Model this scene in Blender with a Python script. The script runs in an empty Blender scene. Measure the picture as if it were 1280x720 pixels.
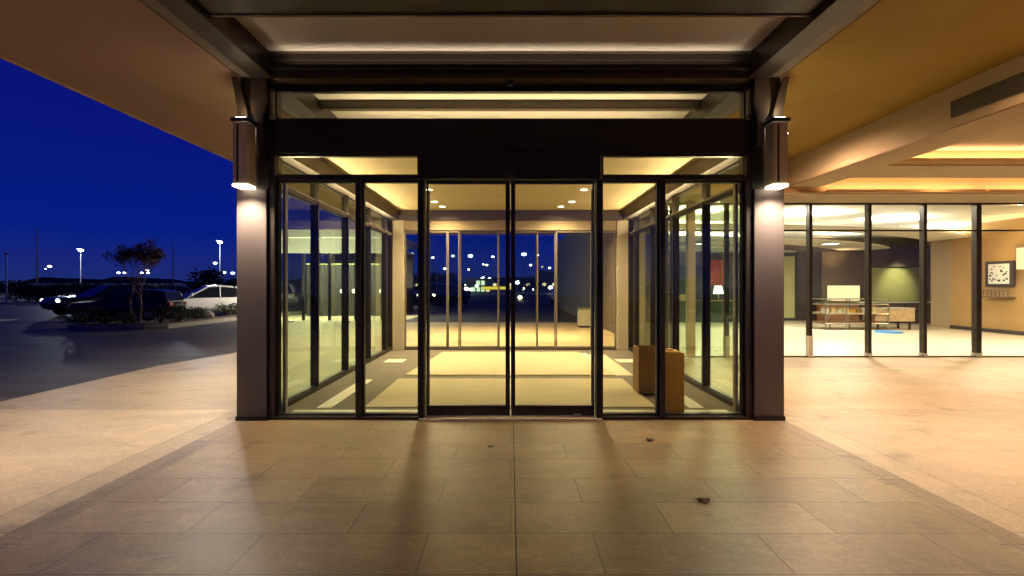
import bpy, bmesh, math, random
from mathutils import Vector, Matrix
random.seed(7)
S = bpy.context.scene
C = S.collection
CX, CY, F, H = 638.0, 357.0, 640.0, 1.4

# ------------------------------------------------------------------ materials
MATS = {}
def nt(name):
    m = bpy.data.materials.new(name); m.use_nodes = True
    n = m.node_tree; n.nodes.clear()
    return m, n
def N(n, t, **kw):
    x = n.nodes.new(t)
    for k, v in kw.items():
        if k.startswith('i_'):
            x.inputs[k[2:].replace('_', ' ')].default_value = v
        else: setattr(x, k, v)
    return x
def surf(name, col, rough=.5, metal=0., var=.15, scale=6., bump=.0, bscale=60., rvar=.1, spec=.5, stretch=(1,1,1)):
    """principled paint / stone with cloudy colour variation, uneven gloss and fine grain"""
    m, n = nt(name); L = n.links.new
    out = N(n, 'ShaderNodeOutputMaterial'); p = N(n, 'ShaderNodeBsdfPrincipled')
    L(p.outputs[0], out.inputs[0])
    tc = N(n, 'ShaderNodeTexCoord'); mp = N(n, 'ShaderNodeMapping'); mp.inputs['Scale'].default_value = stretch
    L(tc.outputs['Object'], mp.inputs[0])
    no = N(n, 'ShaderNodeTexNoise', i_Scale=scale, i_Detail=6., i_Roughness=.6); L(mp.outputs[0], no.inputs['Vector'])
    r = N(n, 'ShaderNodeValToRGB'); r.color_ramp.elements[0].position = .3; r.color_ramp.elements[1].position = .7
    r.color_ramp.elements[0].color = [c*(1-var) for c in col]+[1]
    r.color_ramp.elements[1].color = [min(1, c*(1+var)) for c in col]+[1]
    L(no.outputs[0], r.inputs[0]); L(r.outputs[0], p.inputs['Base Color'])
    n2 = N(n, 'ShaderNodeTexNoise', i_Scale=scale*2.3, i_Detail=4.); L(mp.outputs[0], n2.inputs['Vector'])
    mr = N(n, 'ShaderNodeMapRange'); mr.inputs[3].default_value = max(.03, rough-rvar); mr.inputs[4].default_value = min(1, rough+rvar)
    L(n2.outputs[0], mr.inputs[0]); L(mr.outputs[0], p.inputs['Roughness'])
    p.inputs['Metallic'].default_value = metal; p.inputs['Specular IOR Level'].default_value = spec
    if bump:
        n3 = N(n, 'ShaderNodeTexNoise', i_Scale=bscale, i_Detail=5.); L(mp.outputs[0], n3.inputs['Vector'])
        b = N(n, 'ShaderNodeBump', i_Strength=bump, i_Distance=.01); L(n3.outputs[0], b.inputs['Height']); L(b.outputs[0], p.inputs['Normal'])
    MATS[name] = m
    return m
def emit(name, col, s):
    m, n = nt(name); e = N(n, 'ShaderNodeEmission'); e.inputs[0].default_value = (*col, 1); e.inputs[1].default_value = s
    o = N(n, 'ShaderNodeOutputMaterial'); n.links.new(e.outputs[0], o.inputs[0]); MATS[name] = m
    return m
def glass(name, tint=(.93,.97,.93), f0=.036, rough=0.):
    m, n = nt(name); L = n.links.new
    o = N(n, 'ShaderNodeOutputMaterial'); tr = N(n, 'ShaderNodeBsdfTransparent'); tr.inputs[0].default_value = (*tint, 1)
    gl = N(n, 'ShaderNodeBsdfGlossy'); gl.inputs['Roughness'].default_value = rough; gl.inputs[0].default_value = (.95,1,.97,1)
    ge = N(n, 'ShaderNodeNewGeometry'); d = N(n, 'ShaderNodeVectorMath', operation='DOT_PRODUCT')
    L(ge.outputs['Normal'], d.inputs[0]); L(ge.outputs['Incoming'], d.inputs[1])
    a = N(n, 'ShaderNodeMath', operation='ABSOLUTE'); L(d.outputs['Value'], a.inputs[0])
    s = N(n, 'ShaderNodeMath', operation='SUBTRACT'); s.inputs[0].default_value = 1; L(a.outputs[0], s.inputs[1])
    p = N(n, 'ShaderNodeMath', operation='POWER'); L(s.outputs[0], p.inputs[0]); p.inputs[1].default_value = 5
    k = N(n, 'ShaderNodeMath', operation='MULTIPLY_ADD'); L(p.outputs[0], k.inputs[0]); k.inputs[1].default_value = 1-f0; k.inputs[2].default_value = f0
    mx = N(n, 'ShaderNodeMixShader'); L(k.outputs[0], mx.inputs[0]); L(tr.outputs[0], mx.inputs[1]); L(gl.outputs[0], mx.inputs[2])
    L(mx.outputs[0], o.inputs[0]); MATS[name] = m
    return m

def ground_mat(name, col, joints, rough=.45, wet=.2, grime=.3, streak=(1,1,1), bumpk=.25, tint2=None):
    """paving: joints=(brick width, row height, mortar) or None; mottled, scuffed, unevenly glossy"""
    m, n = nt(name); L = n.links.new
    out = N(n, 'ShaderNodeOutputMaterial'); p = N(n, 'ShaderNodeBsdfPrincipled'); L(p.outputs[0], out.inputs[0])
    tc = N(n, 'ShaderNodeTexCoord')
    big = N(n, 'ShaderNodeTexNoise', i_Scale=.9, i_Detail=8., i_Roughness=.62, i_Distortion=.6)
    mp = N(n, 'ShaderNodeMapping'); mp.inputs['Scale'].default_value = streak
    L(tc.outputs['Object'], mp.inputs[0]); L(mp.outputs[0], big.inputs['Vector'])
    fine = N(n, 'ShaderNodeTexNoise', i_Scale=34., i_Detail=6., i_Roughness=.7); L(tc.outputs['Object'], fine.inputs['Vector'])
    r = N(n, 'ShaderNodeValToRGB'); r.color_ramp.elements[0].position = .32; r.color_ramp.elements[1].position = .68
    t2 = tint2 or [min(1, c*(1+grime)) for c in col]
    r.color_ramp.elements[0].color = [c*(1-grime) for c in col]+[1]; r.color_ramp.elements[1].color = [*t2, 1]
    L(big.outputs[0], r.inputs[0])
    f2 = N(n, 'ShaderNodeMapRange'); f2.inputs[1].default_value = .3; f2.inputs[2].default_value = .7; f2.inputs[3].default_value = .78; f2.inputs[4].default_value = 1.15
    L(fine.outputs[0], f2.inputs[0])
    mul = N(n, 'ShaderNodeMix', data_type='RGBA', blend_type='MULTIPLY'); mul.inputs[0].default_value = 1
    L(r.outputs[0], mul.inputs[6]); L(f2.outputs[0], mul.inputs[7])
    colour = mul.outputs[2]; height = fine.outputs[0]
    md = N(n, 'ShaderNodeTexNoise', i_Scale=3.6, i_Detail=8., i_Roughness=.62, i_Distortion=.8); L(mp.outputs[0], md.inputs['Vector'])
    mk = N(n, 'ShaderNodeMapRange'); mk.inputs[1].default_value = .36; mk.inputs[2].default_value = .64; mk.inputs[3].default_value = 1-grime*.9; mk.inputs[4].default_value = 1+grime*.5
    L(md.outputs[0], mk.inputs[0])
    m2 = N(n, 'ShaderNodeMix', data_type='RGBA', blend_type='MULTIPLY'); m2.inputs[0].default_value = 1
    L(colour, m2.inputs[6]); L(mk.outputs[0], m2.inputs[7]); colour = m2.outputs[2]
    # dark spots, gum and stains
    vo = N(n, 'ShaderNodeTexNoise', i_Scale=2.3, i_Detail=3., i_Roughness=.5); L(tc.outputs['Object'], vo.inputs['Vector'])
    sp = N(n, 'ShaderNodeMapRange'); sp.inputs[1].default_value = .60; sp.inputs[2].default_value = .70; sp.inputs[3].default_value = 1; sp.inputs[4].default_value = .72
    L(vo.outputs[0], sp.inputs[0])
    m3 = N(n, 'ShaderNodeMix', data_type='RGBA', blend_type='MULTIPLY'); m3.inputs[0].default_value = 1
    L(colour, m3.inputs[6]); L(sp.outputs[0], m3.inputs[7]); colour = m3.outputs[2]
    # pale scuffs and dried water marks
    sc_ = N(n, 'ShaderNodeTexNoise', i_Scale=2.7, i_Detail=9., i_Roughness=.7, i_Distortion=2.6); L(tc.outputs['Object'], sc_.inputs['Vector'])
    sr = N(n, 'ShaderNodeMapRange'); sr.inputs[1].default_value = .54; sr.inputs[2].default_value = .70; sr.inputs[3].default_value = 1; sr.inputs[4].default_value = 1+grime*1.6
    L(sc_.outputs[0], sr.inputs[0])
    m5 = N(n, 'ShaderNodeMix', data_type='RGBA', blend_type='MULTIPLY'); m5.inputs[0].default_value = 1
    L(colour, m5.inputs[6]); L(sr.outputs[0], m5.inputs[7]); colour = m5.outputs[2]
    if joints:
        bw, bh, mo, off = joints
        bt = N(n, 'ShaderNodeTexBrick', i_Scale=1., i_Mortar_Size=mo, i_Mortar_Smooth=.3, i_Bias=0., i_Brick_Width=bw, i_Row_Height=bh)
        bt.offset = off; bt.offset_frequency = 2; bt.squash = 1
        bt.inputs['Color1'].default_value = (.80,.80,.80,1); bt.inputs['Color2'].default_value = (1.10,1.09,1.07,1); bt.inputs['Mortar'].default_value = (.52,.50,.48,1)
        L(tc.outputs['Object'], bt.inputs['Vector'])
        m4 = N(n, 'ShaderNodeMix', data_type='RGBA', blend_type='MULTIPLY'); m4.inputs[0].default_value = 1
        L(colour, m4.inputs[6]); L(bt.outputs[0], m4.inputs[7]); colour = m4.outputs[2]
        hh = N(n, 'ShaderNodeMath', operation='MULTIPLY_ADD'); L(bt.outputs['Fac'], hh.inputs[0]); hh.inputs[1].default_value = -1.5; L(fine.outputs[0], hh.inputs[2]); height = hh.outputs[0]
    L(colour, p.inputs['Base Color'])
    rr = N(n, 'ShaderNodeMapRange'); rr.inputs[1].default_value = .2; rr.inputs[2].default_value = .8; rr.inputs[3].default_value = rough-wet; rr.inputs[4].default_value = rough+wet*.7
    L(md.outputs[0], rr.inputs[0]); L(rr.outputs[0], p.inputs['Roughness'])
    b = N(n, 'ShaderNodeBump', i_Strength=bumpk, i_Distance=.008); L(height, b.inputs['Height']); L(b.outputs[0], p.inputs['Normal'])
    MATS[name] = m
    return m

surf('bronze', (.030,.022,.018), .38, .3, .15, 9, .05)
surf('blackmetal', (.012,.010,.010), .45, .2, .2, 7, .05)
surf('brownbeam', (.060,.042,.030), .5, 0, .15, 3, .05)
surf('flange', (.13,.105,.085), .5, 0, .12, 3)
surf('cladding', (.105,.085,.085), .42, .35, .10, 2.5, .03, stretch=(1,1,.3))
surf('stile_pale', (.50,.42,.28), .4, .3, .1, 8)
surf('lampmetal', (.80,.66,.46), .45, 0, .12, 9, stretch=(1,1,.1))
surf('soffit_left', (.26,.165,.125), .75, 0, .08, 1.2, .1, 90)  # one material on both soffits; dim pinkish light put into this colour
surf('soffit_right', (.30,.20,.025), .75, 0, .08, 1.2, .1, 90)  # same soffit material, with its mustard light put into the colour
surf('ceiling_panel', (.82,.79,.75), .7, 0, .04, 1.5)
surf('plaster', (.62,.52,.37), .8, 0, .06, 1.5, .12, 120)
surf('plaster_orange', (.62,.42,.22), .75, 0, .08, 1.5, .1)
surf('white_plaster', (.80,.77,.70), .8, 0, .03, 1.2)
surf('vest_ceiling', (.80,.63,.37), .75, 0, .04, 1.4)
surf('carpet', (.17,.145,.12), .95, 0, .14, 3, .5, 260)
surf('mat_cream', (.52,.445,.29), .9, 0, .07, 2.2, .5, 220, stretch=(1,2.2,1))
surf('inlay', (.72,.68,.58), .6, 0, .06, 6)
surf('binwood', (.55,.27,.025), .45, 0, .2, 5, .08, stretch=(6,6,.6))
surf('binwood2', (.34,.20,.035), .5, 0, .2, 5, .08, stretch=(6,6,.6))
surf('lobby_floor', (.66,.58,.45), .35, 0, .03, .9, .0, rvar=.04)
surf('wall_tan', (.36,.27,.16), .8, 0, .06, 1.5, .1)
surf('wall_orange', (.42,.26,.10), .8, 0, .07, 1.5, .1)
surf('wall_brown', (.13,.10,.075), .7, 0, .1, 1.5, .1)
surf('wall_dark', (.035,.028,.030), .5, 0, .15, 2)
surf('wall_green', (.42,.42,.20), .8, 0, .1, 1.6, .1)
surf('palewood', (.55,.40,.22), .5, 0, .2, 8, stretch=(1,8,1))
surf('redwood', (.26,.12,.05), .5, 0, .25, 8, stretch=(8,1,1))
surf('chrome', (.6,.6,.58), .22, .95, .05, 9)
surf('blue_cloth', (.05,.22,.55), .8, 0, .12, 4)
surf('paper', (.8,.8,.78), .7, 0, .03, 4)
surf('artred', (.35,.04,.02), .6, 0, .5, 5)
surf('ink', (.03,.03,.03), .7, 0, .1, 4)
surf('rearframe', (.17,.135,.095), .45, .1, .1, 6)
surf('vent', (.10,.095,.09), .6, .2, .1, 9)
surf('bark', (.10,.06,.04), .9, 0, .3, 12, .4)
surf('twig', (.075,.048,.036), .9, 0, .3, 3)
surf('leafdark', (.022,.034,.014), .7, 0, .5, 3)
surf('leafgreen', (.05,.075,.02), .65, 0, .45, 3)
surf('soil', (.06,.045,.03), .95, 0, .4, 6, .7, 40)
surf('rock', (.16,.14,.12), .85, 0, .3, 5, .5, 20)
surf('kerb', (.22,.20,.18), .8, 0, .15, 4, .3)
surf('car_dark', (.012,.014,.02), .22, .3, .1, 2)
surf('car_white', (.72,.72,.72), .25, .0, .03, 2)
surf('car_silver', (.42,.43,.45), .28, .6, .05, 2)
surf('car_red', (.20,.02,.02), .28, .2, .05, 2)
surf('rubber', (.015,.015,.015), .8, 0, .2, 20)
surf('carglass', (.01,.012,.015), .08, 0, .1, 2)
surf('lens', (.7,.7,.72), .1, .0, .05, 6)
surf('taillens', (.30,.01,.01), .2, 0, .1, 6)
surf('galv', (.25,.25,.26), .5, .5, .12, 6)
surf('galvwhite', (.55,.53,.48), .5, .1, .1, 6)
surf('farwall', (.10,.10,.11), .8, 0, .2, .2)
surf('farpale', (.30,.31,.34), .8, 0, .1, .2)
surf('hill', (.02,.03,.02), .95, 0, .3, .02)
surf('deadleaf', (.06,.035,.015), .8, 0, .3, 30)
glass('glass'); glass('glass_side', (.86,.94,.80)); glass('glass_green', (.78,.92,.74), .05)
emit('lamp_white', (.80,.90,1.), 12); emit('lamp_warm', (1,.82,.55), 12)
emit('lamp_small', (1,.95,.85), 6); emit('downlight_glow', (1,.86,.58), 14)
emit('sconce_glow', (1,.83,.56), 9); emit('shade_glow', (1,.74,.36), 1.5)
emit('headlight_glow', (1,.88,.60), 9); emit('yellow_sign', (1,.72,.05), .9)
emit('shop_glow', (.75,.95,.65), 1.1); emit('shop_warm', (1,.72,.35), 1.3)
emit('window_glow', (1,.78,.42), 1.2)
ground_mat('tiles', (.265,.182,.098), (.92,.412,.006,.5), .42, .09, .20, (1,1.6,1), .35)
ground_mat('concrete', (.50,.405,.30), (3.1,2.9,.006,0), .52, .12, .13, (.8,1.7,1), .45)
ground_mat('bandstone', (.27,.205,.145), (.9,.92,.006,0), .5, .15, .2, (1,1,1), .3)
ground_mat('asphalt', (.070,.064,.066), None, .62, .14, .5, (.12,1.3,1), .5)

# ------------------------------------------------------------------ mesh helpers
class MB:
    def __init__(s): s.b = bmesh.new()
    def box(s, x0, x1, y0, y1, z0, z1, M=None):
        v = [s.b.verts.new((x, y, z)) for z in (z0, z1) for y in (y0, y1) for x in (x0, x1)]
        for f in ((0,2,3,1),(4,5,7,6),(0,1,5,4),(2,6,7,3),(0,4,6,2),(1,3,7,5)): s.b.faces.new([v[i] for i in f])
        if M: bmesh.ops.transform(s.b, matrix=M, verts=v)
        return s
    def prism(s, pts, axis, a, b, M=None):
        """2-D outline extruded along axis (0,1,2) from a to b"""
        def P(p, t):
            q = list(p); q.insert(axis, t); return q
        A = [s.b.verts.new(P(p, a)) for p in pts]; B = [s.b.verts.new(P(p, b)) for p in pts]
        s.b.faces.new(A); s.b.faces.new(B[::-1])
        k = len(pts)
        for i in range(k): s.b.faces.new((A[i], B[i], B[(i+1) % k], A[(i+1) % k]))
        if M: bmesh.ops.transform(s.b, matrix=M, verts=A+B)
        return s
    def tube(s, p, q, r0, r1=None, n=8, cap=True):
        r1 = r0 if r1 is None else r1
        p, q = Vector(p), Vector(q); d = (q-p)
        if d.length < 1e-6: return s
        z = d.normalized(); x = z.orthogonal().normalized(); y = z.cross(x)
        A = [s.b.verts.new(p+(x*math.cos(2*math.pi*i/n)+y*math.sin(2*math.pi*i/n))*r0) for i in range(n)]
        B = [s.b.verts.new(q+(x*math.cos(2*math.pi*i/n)+y*math.sin(2*math.pi*i/n))*r1) for i in range(n)]
        for i in range(n): s.b.faces.new((A[i], A[(i+1) % n], B[(i+1) % n], B[i]))
        if cap: s.b.faces.new(A[::-1]); s.b.faces.new(B)
        return s
    def ball(s, c, r, sub=2, sc=(1,1,1), jit=0):
        o = bmesh.ops.create_icosphere(s.b, subdivisions=sub, radius=r)
        for v in o['verts']:
            if jit: v.co *= 1+random.uniform(-jit, jit)
            v.co = Vector((v.co.x*sc[0]+c[0], v.co.y*sc[1]+c[1], v.co.z*sc[2]+c[2]))
        return s
    def loft(s, rings, close=True, cap=True):
        R = [[s.b.verts.new(p) for p in r] for r in rings]
        k = len(R[0])
        for a, b in zip(R, R[1:]):
            for i in range(k if close else k-1): s.b.faces.new((a[i], a[(i+1) % k], b[(i+1) % k], b[i]))
        if cap: s.b.faces.new(R[0][::-1]); s.b.faces.new(R[-1])
        return s
    def build(s, name, mat, parent=None, bevel=0, smooth=False, loc=None):
        bmesh.ops.recalc_face_normals(s.b, faces=s.b.faces)
        me = bpy.data.meshes.new(name); s.b.to_mesh(me); s.b.free()
        o = bpy.data.objects.new(name, me); C.objects.link(o)
        me.materials.append(MATS[mat])
        if parent is not None: o.parent = parent
        if loc: o.location = loc
        if bevel:
            bv = o.modifiers.new('bevel', 'BEVEL'); bv.width = bevel; bv.segments = 2; bv.limit_method = 'ANGLE'
        if smooth:
            for p in me.polygons: p.use_smooth = True
        return o
def tag(o, label=None, cat=None, group=None, kind=None):
    if label: o['label'] = label
    if cat: o['category'] = cat
    if group: o['group'] = group
    if kind: o['kind'] = kind
    return o
def thing(name, label, cat, loc=(0,0,0), rz=0, group=None):
    o = bpy.data.objects.new(name, None); C.objects.link(o); o.location = loc; o.rotation_euler = (0,0,rz)
    return tag(o, label, cat, group)
def copy_tree(o, parent=None):
    c = o.copy(); C.objects.link(c); c.parent = parent
    for ch in [k for k in C.objects if k.parent == o]: copy_tree(ch, c)
    return c
def light(name, typ, loc, power, col, parent=None, size=.1, rot=(0,0,0), spot=100, blend=.6, sy=None, spread=None):
    l = bpy.data.lights.new(name, typ); l.energy = power; l.color = col
    if typ == 'AREA':
        l.size = size
        if sy: l.shape = 'RECTANGLE'; l.size_y = sy
        if spread: l.spread = math.radians(spread)
    else: l.shadow_soft_size = size
    if typ == 'SPOT': l.spot_size = math.radians(spot); l.spot_blend = blend
    o = bpy.data.objects.new(name, l); C.objects.link(o); o.location = loc; o.rotation_euler = rot
    if parent is not None: o.parent = parent
    return o
WARM = (1,.74,.42); WARMW = (1,.80,.56); AMBER = (1,.62,.26)

# ------------------------------------------------------------------ ground
def sheet(name, pts, z, mat, sub=None):
    b = bmesh.new(); b.faces.new([b.verts.new((x, y, z)) for x, y in pts])
    me = bpy.data.meshes.new(name); b.to_mesh(me); b.free()
    o = bpy.data.objects.new(name, me); C.objects.link(o); me.materials.append(MATS[mat])
    return tag(o, kind='structure')
sheet('ground', [(-900,-60),(900,-60),(900,1500),(-900,1500)], -.012, 'asphalt')
g = sheet('road', [(-40,-12),(-6.15,-12),(-6.15,60),(-40,60)], -.006, 'asphalt')
sheet('plaza', [(-6.15,-8),(24,-8),(24,9.9),(24,19.5),(-4.2,19.5),(-4.2,29),(-10.2,29),(-10.2,21.6),(-9.0,19.2),(-6.0,12.2),(-5.75,10.6),(-6.15,9.0)], 0, 'concrete')
p = sheet('paving', [(-2.64,-8),(2.64,-8),(2.64,5.4),(-2.64,5.4)], .004, 'tiles')
for sx in (-1, 1):
    a, b = sorted((sx*2.64, sx*2.84)); sheet('paving_band', [(a,-8),(b,-8),(b,5.4),(a,5.4)], .004, 'bandstone')
MB().box(-.004+.03,.004+.03,-8,5.2,.004,.0055).build('paving_joint','ink').__setitem__('kind','structure')
hl = bmesh.new()
# distant low hills behind the car park
prev = None; vs = []
for i in range(81):
    x = -900+i*22.5; h = 7+5*math.sin(i*.31)+3*math.sin(i*.83+1)+2*math.sin(i*1.9)
    vs.append((hl.verts.new((x, 900, -1)), hl.verts.new((x, 960, max(3, h)+4)), hl.verts.new((x, 1100, max(3, h)+1)), hl.verts.new((x, 1200, -1))))
for a, b in zip(vs, vs[1:]):
    for k in range(3): hl.faces.new((a[k], b[k], b[k+1], a[k+1]))
me = bpy.data.meshes.new('hills'); hl.to_mesh(me); o = bpy.data.objects.new('hills', me); C.objects.link(o); me.materials.append(MATS['hill']); tag(o, kind='structure')

# ------------------------------------------------------------------ entrance vestibule
V = thing('glass_vestibule', 'dark framed glass entrance vestibule with sliding doors under the canopy', 'entrance', (0,5.29,0))
def vb(mb, name, mat, parent=None, bevel=0, **k):
    """geometry is written in world space; V sits at y = 5.29"""
    bmesh.ops.translate(mb.b, verts=mb.b.verts, vec=(0,-5.29,0))
    return mb.build(name, mat, parent if parent is not None else V, bevel, **k)
YF, YB, XW = 5.29, 11.1, 2.6
for s in (-1, 1):
    a, b = sorted((s*2.52, s*2.83))
    c = vb(MB().box(a, b, YF, YF+.34, .05, 2.40), 'column', 'cladding', bevel=.006)
    vb(MB().box(a-.008, b+.008, YF-.008, YF+.348, 0.0, .05), 'base', 'blackmetal', c)
    a, b = sorted((s*2.50, s*2.74))
    vb(MB().box(a, b, YF+.02, YF+.32, 2.402, 3.20), 'upper_column', 'blackmetal', bevel=.004)
    # curved bracket plates flaring up to the roof beam
    def flare(x0, x1, top, k=10):
        pts = []
        for i in range(k+1):
            t = i/k; pts.append((x0-top*t*t*.9, 3.0+t*.5))
        for i in range(k, -1, -1):
            t = i/k; pts.append((x1+.05*math.sin(t*math.pi), 3.0+t*.5))
        return [(s*x, z) for x, z in pts]
    def plate(a): return [(s*x, z) for x, z in a]
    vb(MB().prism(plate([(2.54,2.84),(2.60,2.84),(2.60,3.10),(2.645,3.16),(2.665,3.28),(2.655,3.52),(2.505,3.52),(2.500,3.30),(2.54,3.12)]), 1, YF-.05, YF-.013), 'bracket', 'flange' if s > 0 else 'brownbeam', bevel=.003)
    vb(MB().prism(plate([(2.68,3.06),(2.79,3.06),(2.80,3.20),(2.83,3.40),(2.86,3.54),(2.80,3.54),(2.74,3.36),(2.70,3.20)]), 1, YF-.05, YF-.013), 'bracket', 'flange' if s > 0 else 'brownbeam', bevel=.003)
    vb(MB().box(*sorted((s*2.50, s*2.80)), YF+.02, YF+.30, 3.202, 3.56), 'upper_column', 'bronze', bevel=.004)

# front: header, transoms and posts
vb(MB().box(-2.52, 2.52, YF+.04, YF+.22, 2.78, 3.13), 'header', 'blackmetal', bevel=.004)
vb(MB().box(-.955, .935, YF+.0, YF+.30, 2.503, 2.777), 'door_header', 'blackmetal', bevel=.004)
vb(MB().box(-.05, .05, YF-.03, YF-.002, 2.51, 2.555), 'door_sensor', 'ink', bevel=.004)
vb(MB().box(-2.52, 2.52, YF+.05, YF+.21, 3.46, 3.50), 'clerestory_rail', 'bronze')
def win(x0, x1, z0, z1, y=YF+.08, t=.018, mat='bronze', d=.07, name='window_frame', gl='glass', lit_side=None):
    m = MB(); m.box(x0, x0+t, y, y+d, z0, z1).box(x1-t, x1, y, y+d, z0, z1).box(x0+t, x1-t, y+.001, y+d-.001, z0, z0+t).box(x0+t, x1-t, y+.001, y+d-.001, z1-t, z1)
    f = vb(m, name, mat, bevel=.003)
    vb(MB().box(x0+t*.8, x1-t*.8, y+d*.45, y+d*.45+.01, z0+t*.8, z1-t*.8), 'pane', gl, f)
    if lit_side:
        mm = MB()
        for xx in lit_side: mm.box(xx, xx+.03, y+d+.002, y+d+.06, z0+t, z1-t)
        vb(mm, 'inner_stile', 'stile_pale', f)  # pale strip painting the corner post's side as lit from inside
    return f
for s in (-1, 1):
    def o(a, b): return sorted((s*a, s*b))
    win(*o(.955, 2.47), 2.545, 2.778, name='transom_frame', t=.022)
    win(*o(.955, 1.555), .04, 2.50, name='sidelight_frame', t=.018)
    win(*o(1.61, 2.45), .04, 2.50, name='sidelight_frame', t=.018, lit_side=[s*2.402-(.012 if s > 0 else .018)])
    vb(MB().box(*o(1.557, 1.608), YF+.03, YF+.19, .0, 2.50), 'mullion', 'bronze', bevel=.003)
    vb(MB().box(*o(2.452, 2.518), YF+.03, YF+.19, .0, 2.778), 'corner_post', 'bronze', bevel=.003)
    vb(MB().box(*o(.900, .953), YF+.03, YF+.19, .0, 2.501), 'door_post', 'blackmetal', bevel=.003)
    vb(MB().box(*o(.955, 2.50), YF+.03, YF+.19, 2.502, 2.543), 'transom_rail', 'bronze', bevel=.003)
    vb(MB().box(*o(.955, 2.45), YF+.03, YF+.19, .004, .038), 'sill', 'bronze', bevel=.003)
win(-2.47, 2.47, 3.135, 3.458, name='clerestory_frame', t=.02)
vb(MB().box(-.95,.95,YF+.0,YF+.28,.004,.022), 'threshold', 'lampmetal')
# sliding door leaves
for s in (-1, 1):
    x0, x1 = sorted((s*.006, s*.886)); y = YF+.11
    m = MB(); ta, tb = (.045,.016) if s > 0 else (.016,.045); m.box(x0, x0+ta, y, y+.05, .03, 2.498).box(x1-tb, x1, y, y+.05, .03, 2.498)
    m.box(x0+ta, x1-tb, y+.001, y+.049, .03, .135).box(x0+ta, x1-tb, y+.001, y+.049, 2.475, 2.498)
    d = vb(m, 'sliding_door', 'bronze', bevel=.003)
    vb(MB().box(x0+ta-.005, x1-tb+.005, y+.02, y+.03, .13, 2.48), 'pane', 'glass', d)
    xx = s*.868
    vb(MB().box(xx-.008, xx+.008, y+.052, y+.066, .14, 2.42), 'edge_seal', 'stile_pale', d)
vb(MB().box(.66,.74,YF+.07,YF+.108,.035,.06), 'floor_lock', 'chrome')

# side walls
ys = [YF+.36, 6.80, 8.05, 9.33, 10.55, YB-.03]
for s in (-1, 1):
    for y in ys[1:-1]:
        vb(MB().box(*sorted((s*2.545, s*2.650)), y-.022, y+.022, .06, 2.81), 'mullion', 'bronze', bevel=.003)
    for y0, y1 in zip(ys, ys[1:]):
        y0 += .024 if y0 != ys[0] else .002; y1 -= .024 if y1 != ys[-1] else .04
        for z0, z1, nm in ((.07, 2.475, 'side_window_frame'), (2.53, 2.80, 'side_transom_frame')):
            t = .014; xa, xb = sorted((s*2.57, s*2.63)); m = MB()
            m.box(xa, xb, y0, y0+t, z0, z1).box(xa, xb, y1-t, y1, z0, z1).box(xa+.001, xb-.001, y0+t, y1-t, z0, z0+t).box(xa+.001, xb-.001, y0+t, y1-t, z1-t, z1)
            f = vb(m, nm, 'bronze')
            xa, xb = sorted((s*2.596, s*2.606)); vb(MB().box(xa, xb, y0+.015, y1-.015, z0+.015, z1-.015), 'pane', 'glass_side', f)
    xa, xb = sorted((s*2.55, s*2.65))
    vb(MB().box(xa, xb, ys[0], YB-.075, .006, .066), 'side_sill', 'bronze', bevel=.003)
    vb(MB().box(xa+.003, xb-.003, ys[0], YB-.075, 2.478, 2.528), 'side_rail', 'stile_pale' if s < 0 else 'bronze', bevel=.003)
    xa, xb = sorted((s*2.42, s*2.68)); vb(MB().box(xa, xb, YF+.225, YB, 2.812, 3.028), 'side_beam', 'brownbeam', bevel=.004)
    xa, xb = sorted((s*2.30, s*2.54)); vb(MB().box(xa, xb, YB-.07, YB+.09, .006, 2.808), 'rear_column', 'plaster', bevel=.004)
    xa, xb = sorted((s*2.545, s*2.66)); vb(MB().box(xa, xb, YB-.07, YB+.07, .006, 2.808), 'corner_post', 'bronze', bevel=.003)
# rear wall
vb(MB().box(-2.42, 2.42, YB-.06, YB+.10, 2.812, 3.028), 'rear_beam', 'brownbeam', bevel=.004)
vb(MB().box(-2.298, 2.298, YB-.03, YB+.09, 2.60, 2.808), 'rear_header', 'wall_tan', bevel=.004)
def rwin(x0, x1, nm, y, t=.04, pane=True):
    m = MB(); d = .05
    m.box(x0, x0+t, y, y+d, .03, 2.595).box(x1-t, x1, y, y+d, .03, 2.595).box(x0+t, x1-t, y+.001, y+d-.001, .03, .08).box(x0+t, x1-t, y+.001, y+d-.001, 2.55, 2.595)
    f = vb(m, nm, 'rearframe', bevel=.003)
    vb(MB().box(x0+t*.8, x1-t*.8, y+.02, y+.03, .07, 2.56), 'pane', 'glass', f)
for x0, x1, nm, y in ((-2.29,-1.365,'rear_window_frame',YB),(-1.36,-1.105,'rear_window_frame',YB),(-1.10,-.235,'rear_door',YB+.055),(-.28,.60,'rear_door',YB),
                      (.56,.985,'rear_window_frame',YB+.055),(.99,1.765,'rear_door',YB),(1.77,2.29,'rear_window_frame',YB)):
    rwin(x0, x1, nm, y, .026)
vb(MB().box(-2.298, 2.298, YB-.05, YB+.12, .012, .028), 'rear_threshold', 'bronze')
vb(MB().box(-2.545, 2.545, YF+.225, YB-.075, -.004, .012), 'floor', 'carpet')
vb(MB().box(-2.40, 2.40, YF+.3, YF+.42, .0125, .016), 'entry_strip', 'inlay')  # pale strip standing for the lit floor inside the doors
cl = vb(MB().box(-2.419, 2.419, YF+.225, YB-.062, 3.03, 3.08), 'ceiling', 'vest_ceiling')
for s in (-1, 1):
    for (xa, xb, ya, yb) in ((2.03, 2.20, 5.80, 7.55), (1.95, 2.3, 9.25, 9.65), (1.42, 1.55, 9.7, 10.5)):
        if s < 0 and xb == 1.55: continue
        x0, x1 = sorted((s*xa, s*xb)); vb(MB().box(x0, x1, ya, yb, .0125, .016), 'floor_inlay', 'inlay')  # pale slabs standing for patches of light on the carpet
vb(MB().box(1.30, 1.9, 7.9, 10.3, .0125, .0155), 'floor_tile', 'plaster')

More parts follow.
